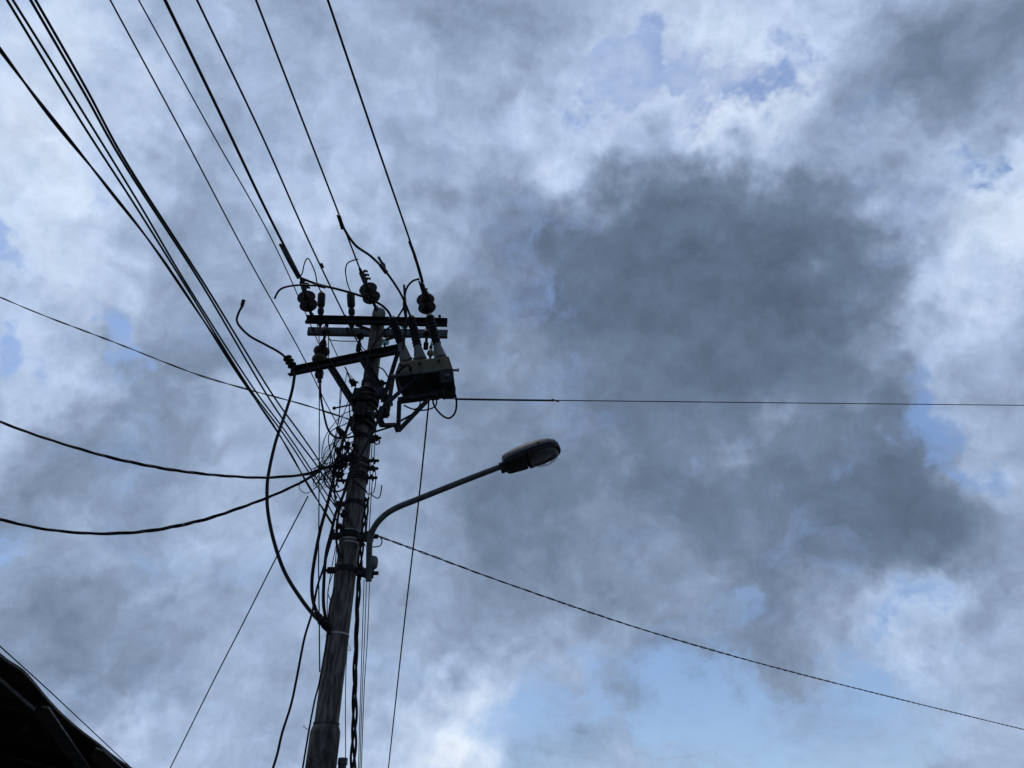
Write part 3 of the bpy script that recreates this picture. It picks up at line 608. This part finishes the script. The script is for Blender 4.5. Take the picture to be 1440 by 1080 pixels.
# ------------------------------------------------------------------ tangle of thin wires left of the pole
TG = 'thin loose wires in the tangle left of the pole'
tl = [('loose wire coming down from the lower crossarm brace into the tangle', [(480, 500 + 38), (478, 556), (477, 583), (472, 612), (467, 633), (463, 643), (451, 655)], 1.3),
 ('loose wire hanging straight beside the left arm brace foot', [(490, 563), (484, 580), (478, 596), (473, 614), (469, 630)], 1.2),
 ('loose wire bowing widest to the left above the tangle', [(496, 577), (482, 583), (468, 598), (457.6, 614), (453, 633), (453, 646), (455, 655)], 1.3),
 ('loose wire making a small arch above the tangle', [(477, 621), (461.5, 627), (456, 635), (455, 646), (458, 660)], 1.1),
 ('loose wire drooping in a loop under the tangle', [(422.6, 676), (421, 687), (429, 693.5), (437, 691), (443, 686), (452, 672)], 1.1),
 ('loose cable drooping from the tangle to the pole band', [(455, 668), (457.6, 680.5), (468, 690), (478, 690.5), (487, 684), (492, 676)], 2.4),
 ('loose wire hanging between pole and risers by the brace', [(491, 568), (493, 594), (498, 614), (498, 630), (494, 648)], 1.8),
 ('loose wire forking right of the strain clamps', [(482, 616), (490, 627), (497, 637), (500, 650)], 2.2),
 ('loose wire from the strain clamp across the bundle ends', [(434, 664), (444, 680), (452, 668), (447, 655), (436, 672)], 1.2),
 ('loose wire hooked around the service cable ends', [(437, 660), (452, 656), (448, 668), (440, 678)], 1.2),
 ('short kinked wire under the clamp string of the arm brace', [(488, 522), (486, 535), (484, 548), (490, 560)], 1.1),
 ('loose wire crossing from clamp string to the pole', [(487, 521), (496, 532), (505, 540)], 1.0),
 ('loose wire hanging from arm brace middle down to the service cable', [(479, 543), (480, 552), (478, 575), (476, 596)], 1.2)]
for lb, pts, w in tl: wire('loose_wire', lb, 'wire', pts, 8.2, 8.3, w, group=TG)
for k in range(34):
    a = (random.uniform(440, 464), random.uniform(646, 690)); c = (random.uniform(470, 494), random.uniform(606, 668))
    m1 = (a[0] * .65 + c[0] * .35 + random.uniform(-9, 5), a[1] * .65 + c[1] * .35 + random.uniform(-6, 14)); m2 = (a[0] * .3 + c[0] * .7 + random.uniform(-6, 6), a[1] * .3 + c[1] * .7 + random.uniform(-8, 10))
    wire('loose_wire', 'very thin looping wire in the tangle where the service cables meet the pole', 'wire', [a, m1, m2, c], random.uniform(8.1, 8.3), 8.3, random.uniform(.7, 1.2), group='hair-thin wires in the tangle left of the pole')
for k in range(14):
    a = (random.uniform(486, 501), random.uniform(580, 660)); c = (random.uniform(455, 492), random.uniform(655, 712))
    m1 = (a[0] - random.uniform(4, 26), a[1] + random.uniform(4, 18)); m2 = (min(m1[0], c[0]) - random.uniform(-8, 8), (m1[1] + c[1]) / 2 + random.uniform(0, 12))
    wire('loose_wire', 'black looping wire hanging in the tangle between risers and the upper pole', 'wire', [a, m1, m2, c], 8.28, random.uniform(8.15, 8.3), random.uniform(1.2, 2.1), group='looping wires hanging in the tangle left of the pole')
for lb, a, c in (('wedge strain clamp at the end of the thinnest overhead wire', (475.5, 603), (483, 612)), ('wedge strain clamp above the tangle beside the riser', (472, 632), (478, 634)), ('strain clamp below the tangle beside the pole band', (480, 642), (493, 646)), ('strain clamp on a string under the lower crossarm', (493, 535), (499, 541))):
    b = MB(); A = PY(*a, 8.25); B = PY(*c, 8.28); dv = (B - A); b.lathe(A - dv * .3, B + dv * .2, [(0, .01), (.15, .03), (.7, .045), (.9, .03), (1, .012)], 10)
    b.tube([A.lerp(B, .5) + Vector((-.04, 0, .05)), A.lerp(B, .5) + Vector((.05, 0, -.05))], .012); b.tube([A.lerp(B, .8) + Vector((-.03, 0, -.05)), A.lerp(B, .8) + Vector((.05, 0, .04))], .011)
    tag(b.build('strain_clamp', M['black']), lb, 'clamp', 'strain clamps left of the pole')
wire('clamp_string', 'short wire string from the lower crossarm to a strain clamp', 'wire', [(485, 516), (488, 522), (491, 530), (499, 541), (500, 548), (507, 553)], 8.2, 8.3, 2.0)
b = MB(); P_ = wire_pts([(470, 574), (480, 572), (492, 569.5)], 8.2, 8.3); b.tube(P_, .011, 8); b.ball(P_[0], .024); tag(b.build('steel_pin', M['steel']), 'steel pin with a round knob sticking out left of the pole', 'pin')
b = MB(); c = PY(485, 645, 8.28)
for k in range(3): b.tube([c + Vector(((.05 + .01 * k) * math.cos(a) + .01 * k, .02 * k, (.035 + .008 * k) * math.sin(a))) for a in (2 * math.pi * i / 20 for i in range(21))], .007, 6)
tag(b.build('wire_coil', M['wire']), 'small wound coil of thin wire in the middle of the tangle', 'wire coil')
b = MB(); c = PY(530.5, 621.5, 8.4); b.tube([c + Vector((.032 * math.cos(a), 0, .034 * math.sin(a))) for a in (2 * math.pi * i / 20 for i in range(21))], .009, 6); b.tube([c + Vector((-.03, 0, 0)), c + Vector((-.1, 0, 0))], .02); tag(b.build('eye_bolt', M['steel']), 'round steel eye bolt on the right side of the pole', 'eye bolt')
wire('wire_hook', 'stiff wire bent into a hook right of the pole above the lamp arm', 'wire', [(520, 694), (527, 699), (532, 700.5), (534.5, 697), (536, 690), (537, 682)], 8.35, 8.3, 1.6)
wire('loose_wire', 'slack wire bowing along the right side of the pole above the hook', 'wire', [(524, 655), (528, 664), (528, 680), (525, 692), (518, 695), (514, 690)], 8.35, 8.35, 1.4, group='loose wires right of the pole')
wire('loose_wire', 'thin wire crossing the pole face diagonally down to the lamp bracket', 'wire', [(482, 715), (492, 732), (503, 750), (514, 768)], 8.3, 8.32, 1.6, group='loose wires on the pole face')
wire('loose_wire', 'dark wire crossing the pole face diagonally under the ribbed bands', 'wire', [(496, 674), (505, 682), (516, 692)], 8.3, 8.32, 2.4, group='loose wires on the pole face')
for lb, pts in (('thin wire inside the riser cables near the lamp bracket', [(474, 760), (468, 790), (463, 820), (460, 850), (462, 876)]), ('thin wire curling beside the pole band below the lamp bracket', [(474, 790), (466, 812), (461, 832), (464, 842), (467, 848)]), ('thin wire weaving between risers and pole at the narrow band', [(486, 690), (480, 712), (484, 730), (478, 748), (482, 762)]), ('thin wire hanging in a slack bow beside the risers', [(492, 652), (478, 668), (470, 690), (474, 716), (482, 728)]),
     ('dark wire looping from the ribbed bands down to the narrow band', [(498, 655), (490, 668), (483, 690), (481, 708), (487, 716)]), ('thin wire zigzagging left of the lamp bracket', [(482, 740), (472, 748), (480, 758), (474, 772), (478, 790)]), ('thin wire from bundle end down behind the risers', [(478, 700), (476, 730), (474, 760), (471, 800), (469, 826)])):
    wire('loose_wire', lb, 'wire', pts, 8.3, 8.35, 1.3, group='loose wires along the risers')
wire('wire_whisker', 'tiny bent wire end sticking out at the left of the pole sleeve', 'wire', [(435, 1027), (430, 1024), (427, 1022), (428, 1020)], 8.3, 8.3, .9)
wire('wire_whisker', 'tiny curled wire end on the right edge of the pole under the white strap', 'wire', [(489, 905), (492, 911), (493, 914), (491, 915), (489.5, 912)], 8.36, 8.36, .7)

for i, (x, y, dx, dy, lb) in enumerate(((498, 600, 3, -6, 'small black wire connector touching the pole under the coil'), (502, 608, 4, -3, 'small black wire connector on the pole edge below the cable coil'), (499, 628, 2, 6, 'small black wire connector left of the pole above the ribbed bands'),
        (496, 641, 5, 4, 'black wire connector at the left pole edge by the strain clamp'), (500, 652, 3, 6, 'black wire connector on the left end of the ribbed bands'), (478, 668, 5, -3, 'black wire connector at the end of the service cables'),
        (488, 627, -3, 6, 'black wire connector hanging beside the riser cable'), (482, 652, 4, 5, 'black wire connector under the wound wire coil'), (479, 741, 5, 3, 'black wire connector left of the lamp bracket band'), (484, 722, 3, -5, 'black wire connector left of the narrow pole band'))):
    A = PY(x - dx, y - dy, 8.27); B = PY(x + dx, y + dy, 8.31); b = MB().lathe(A, B, [(0, .012), (.1, .03), (.35, .038), (.5, .028), (.65, .04), (.9, .03), (1, .01)], 10)
    tag(b.build('wire_connector', M['black']), lb, 'connector', 'wire connectors left of the pole')
b = MB(); b.tube(wire_pts([(451.5, 370), (453, 373.5), (454.5, 377)], 7.35, 7.4), .018, 8); tag(b.build('splice_sleeve', M['black']), 'small splice sleeve on the overhead wire right of the left lead wire arch', 'splice')

# conduit beside the pole
cdt = MB(); A = PY(482.3, 1068, 8.55); A.z = A.z
cdt.lathe(Vector((A.x, A.y, 0)), A, [(-.01, .042), (.5, .042), (1, .042)], 16); cdt.lathe(A - Vector((0, 0, .05)), A + Vector((0, 0, .012)), [(0, .044), (0.02, .05), (.9, .05), (1, .046)], 16)
tag(cdt.build('conduit_pipe', M['galv']), 'short grey conduit pipe standing right behind the pole base', 'pipe')

# ------------------------------------------------------------------ street lamp
lm = thing('street_lamp', 'grey cobra-head street lamp on a curved arm clamped to the pole', 'street lamp', PY(519, 812, 8.3))
ap = [(518.5, 818), (519, 790), (519.5, 766), (522, 751), (530, 736), (543, 723), (560, 713), (590, 701), (640, 681), (690, 661.5), (706, 655.5)]
AP = px3(ap, 8.3, 7.95); AP = catmull(AP, 8)
MB().tube(AP, .035, 16).build('arm', M['pipe'], lm)
for py, m_ in ((755, 'steel'), (806, 'steel')):
    z = PY(519, py, 8.3).z; c = Vector((PY(519, py, 8.3).x, 8.3, z))
    b = MB().lathe(c - Vector((0, 0, .05)), c + Vector((0, 0, .05)), [(0, .03), (0, .056), (1, .056), (1, .03)], 16)
    b.box(c + Vector((-.08, .02, 0)), Vector((.06, 0, 0)), Vector((0, .03, 0)), Vector((0, 0, .03)))
    b.tube([c + Vector((.03, 0, 0)), c + Vector((.105, 0, 0))], .024, 8); b.build('clamp', M[m_], lm)
q = PY(524, 790, 8.26); MB().lathe(q - Vector((0, 0, .09)), q + Vector((0, 0, .07)), [(0, .02), (.1, .05), (.25, .062), (.7, .062), (.9, .05), (1, .015)], 18).build('photocell', M['fiber'], lm)
wire('lead', '', '', [(526, 751), (532, 753), (537, 760), (535, 767), (528, 769), (521, 769)], 8.25, 8.25, 1.6, parent=lm)
# head: x along, y sideways (towards the camera), z up
Hd = PY(706, 655.5, 7.95); Tp = PY(785, 627.5, 7.88)
ex = (Tp - Hd).normalized(); ey = Vector((0, 0, 1)).cross(ex).normalized() * -1; 
tilt = R(0); ez = ex.cross(ey).normalized()
if ez.z < 0: ez = -ez
LH = (Tp - Hd).length * 1.02
def hp_(s, a, u): return Hd + ex * (s * LH) + ey * a + ez * u
# half width and top height along the head
sec = [(.03, .10, .075), (.05, .13, .11), (.12, .15, .128), (.3, .175, .148), (.43, .186, .153), (.5, .19, .155), (.7, .19, .145), (.85, .165, .118), (.94, .125, .088), (.985, .07, .05), (1.0, .02, .02)]
rings = []
for s, w, h in sec:
    rings.append([hp_(s, w * math.cos(a), (h * math.sin(a)) - .0) for a in (math.pi * k / 16 for k in range(17))] + [hp_(s, -w * .9, -.012), hp_(s, w * .9, -.012)])
MB().ring_loft(rings).build('canopy', M['lamp'], lm)
rings = []
for s, w, h in ((.045, .115, .02), (.06, .135, .045), (.12, .15, .055), (.38, .178, .055), (.41, .178, .05), (.43, .172, .02)):
    rings.append([hp_(s, w * x, -.013 - h * y) for x, y in ((1, 0), (1, .6), (.93, .9), (.82, 1), (-.82, 1), (-.93, .9), (-1, .6), (-1, 0))])
MB().ring_loft(rings).build('gear_tray', M['lampd'], lm, bevel=.006)
rim = [(hp_(s, w * .97, -.018), hp_(s, -w * .97, -.018)) for s, w, h in sec if s > .42]
path = [p for p, _ in rim] + [q for _, q in reversed(rim)]
dn_ = ez * -.045; fr_ = MB(); n0 = len(path); mid_ = hp_(.72, 0, -.018)
for q in path: fr_.v += [q, q + dn_ + (mid_ - q) * .02, q + dn_ + (mid_ - q) * .14, q + (mid_ - q) * .14]
for i in range(n0):
    for k in range(4):
        a = i * 4 + k; c = i * 4 + (k + 1) % 4; j = (i + 1) % n0
        fr_.f.append((a, c, j * 4 + (k + 1) % 4, j * 4 + k))
fr_.build('lens_frame', M['lampd'], lm, bevel=.004)
rings = []
for k in range(9):
    f = k / 8; d = .115 * math.sin(f * math.pi / 2); sc = math.cos(f * math.pi / 2 * .93)
    rings.append([hp_(.70 + .255 * math.cos(a) * sc ** .8, .172 * math.sin(a) * sc ** .8, -.045 - d) for a in (2 * math.pi * i / 28 for i in range(28))])
MB().ring_loft(rings, cap=False).build('lens', M['glass'], lm)
rings = []
for k in range(7):
    f = k / 6; sc = math.cos(f * math.pi / 2 * .9)
    rings.append([hp_(.70 + .23 * math.cos(a) * sc, .15 * math.sin(a) * sc, -.014 - .0 + .0 * f - .001 * k) for a in (2 * math.pi * i / 24 for i in range(24))])
MB().ring_loft(rings).build('reflector', M['pipe'], lm)
bl = MB(); bl.lathe(hp_(.5, 0, -.06), hp_(.82, 0, -.06), [(0, .018), (.15, .02), (.2, .03), (.5, .042), (.8, .038), (.95, .02), (1, .005)], 14); bl.build('bulb', M['fiber'], lm)
MB().tube([hp_(-.04, 0, 0), hp_(.1, 0, 0)], .05, 16).build('spigot', M['lampd'], lm)
bx = MB(); c = hp_(.02, 0, -.045); bx.box(c, ex * .045, ey * .045, ez * .03); bx.build('spigot_clamp', M['lampd'], lm, bevel=.006)
q = hp_(.66, .188, .03); MB().ball(q, .013).build('latch', M['galv'], lm)

# ------------------------------------------------------------------ shed with tin roof, bottom left
shed = thing('tin_roof_shed', 'dark shed with a wavy rusty tin roof edge in the bottom left corner', 'shed', (-4.4, 6.0, 0))
ZE = 2.58
edge = [(-60, 872), (-30, 899), (0, 923), (12, 932.5), (32, 945.5), (50, 965), (63, 981), (80, 999.5), (97, 1015.5), (115, 1030.5), (140, 1049), (160, 1065), (183, 1081)]
E = catmull([PZ(x, y, ZE) for x, y in edge], 5)
E = [E[0] + (E[0] - E[6]).normalized() * k for k in (2.5, 1.5, .7)] + E
dirn = (E[-1] - E[-12]).normalized()
E += [E[-1] + dirn * .09 * k + Vector((.015 * math.sin(k * .9), 0, 0)) for k in range(1, 60)]
nV = 14; slope = math.tan(R(11)); rb = MB(); nE = len(E)
lens = [0]
for i in range(1, nE): lens.append(lens[-1] + (E[i] - E[i - 1]).length)
for th in (0, .012):
    for i, e in enumerate(E):
        for j in range(nV + 1):
            d = 4.2 * (j / nV) ** 1.4
            c = .022 * math.sin(2 * math.pi * lens[i] / .19) * min(1, d / .05)
            rb.v.append(Vector((e.x - d, e.y, e.z + slope * d + c + th)))
def ix(l, i, j): return l * nE * (nV + 1) + i * (nV + 1) + j
for i in range(nE - 1):
    for j in range(nV):
        rb.f.append((ix(0, i, j), ix(0, i, j + 1), ix(0, i + 1, j + 1), ix(0, i + 1, j))); rb.f.append((ix(1, i, j), ix(1, i + 1, j), ix(1, i + 1, j + 1), ix(1, i, j + 1)))
    rb.f.append((ix(0, i, 0), ix(0, i + 1, 0), ix(1, i + 1, 0), ix(1, i, 0))); rb.f.append((ix(0, i, nV), ix(1, i, nV), ix(1, i + 1, nV), ix(0, i + 1, nV)))
rb.build('roof_sheet', M['roof'], shed)
def plank(poly, z, name='eave_board', th=.010):
    MB().prism([PZ(x, y, z) for x, y in poly], Vector((0, 0, th))).build(name, M['wood'], shed, smooth=False)
plank([(49, 1003), (58, 995), (68, 996), (124, 1078), (150, 1120), (128, 1120), (100, 1072)], 2.53)
plank([(126, 1064), (135, 1053), (146, 1057), (190, 1097), (168, 1105)], 2.53)
plank([(-40, 931), (-40, 928), (0, 958), (49, 1000), (46, 1002), (0, 961)], 2.545, 'batten', .015)
for k in range(5):
    y = 3.2 + k * 1.35; x = -2.15 - .18 * (y - 3.3)
    MB().beam(Vector((x - .3, y, ZE + .0)), Vector((x - 3.6, y, ZE + slope * 3.3 - .0)), flat(.025, .045)).build('rafter', M['wall'], shed, smooth=False)
wl = MB(); A = Vector((-3.1, 1.0, 0)); B = Vector((-4.3, 10.6, 0)); h = ZE + slope * .95 - .06
wl.prism([A, B, B + Vector((0, 0, h + .03)), A + Vector((0, 0, h))], Vector((-.08, 0, 0))); wl.build('wall', M['wall'], shed, smooth=False)
for o in bpy.data.objects:
    if '_o' in o: del o['_o']
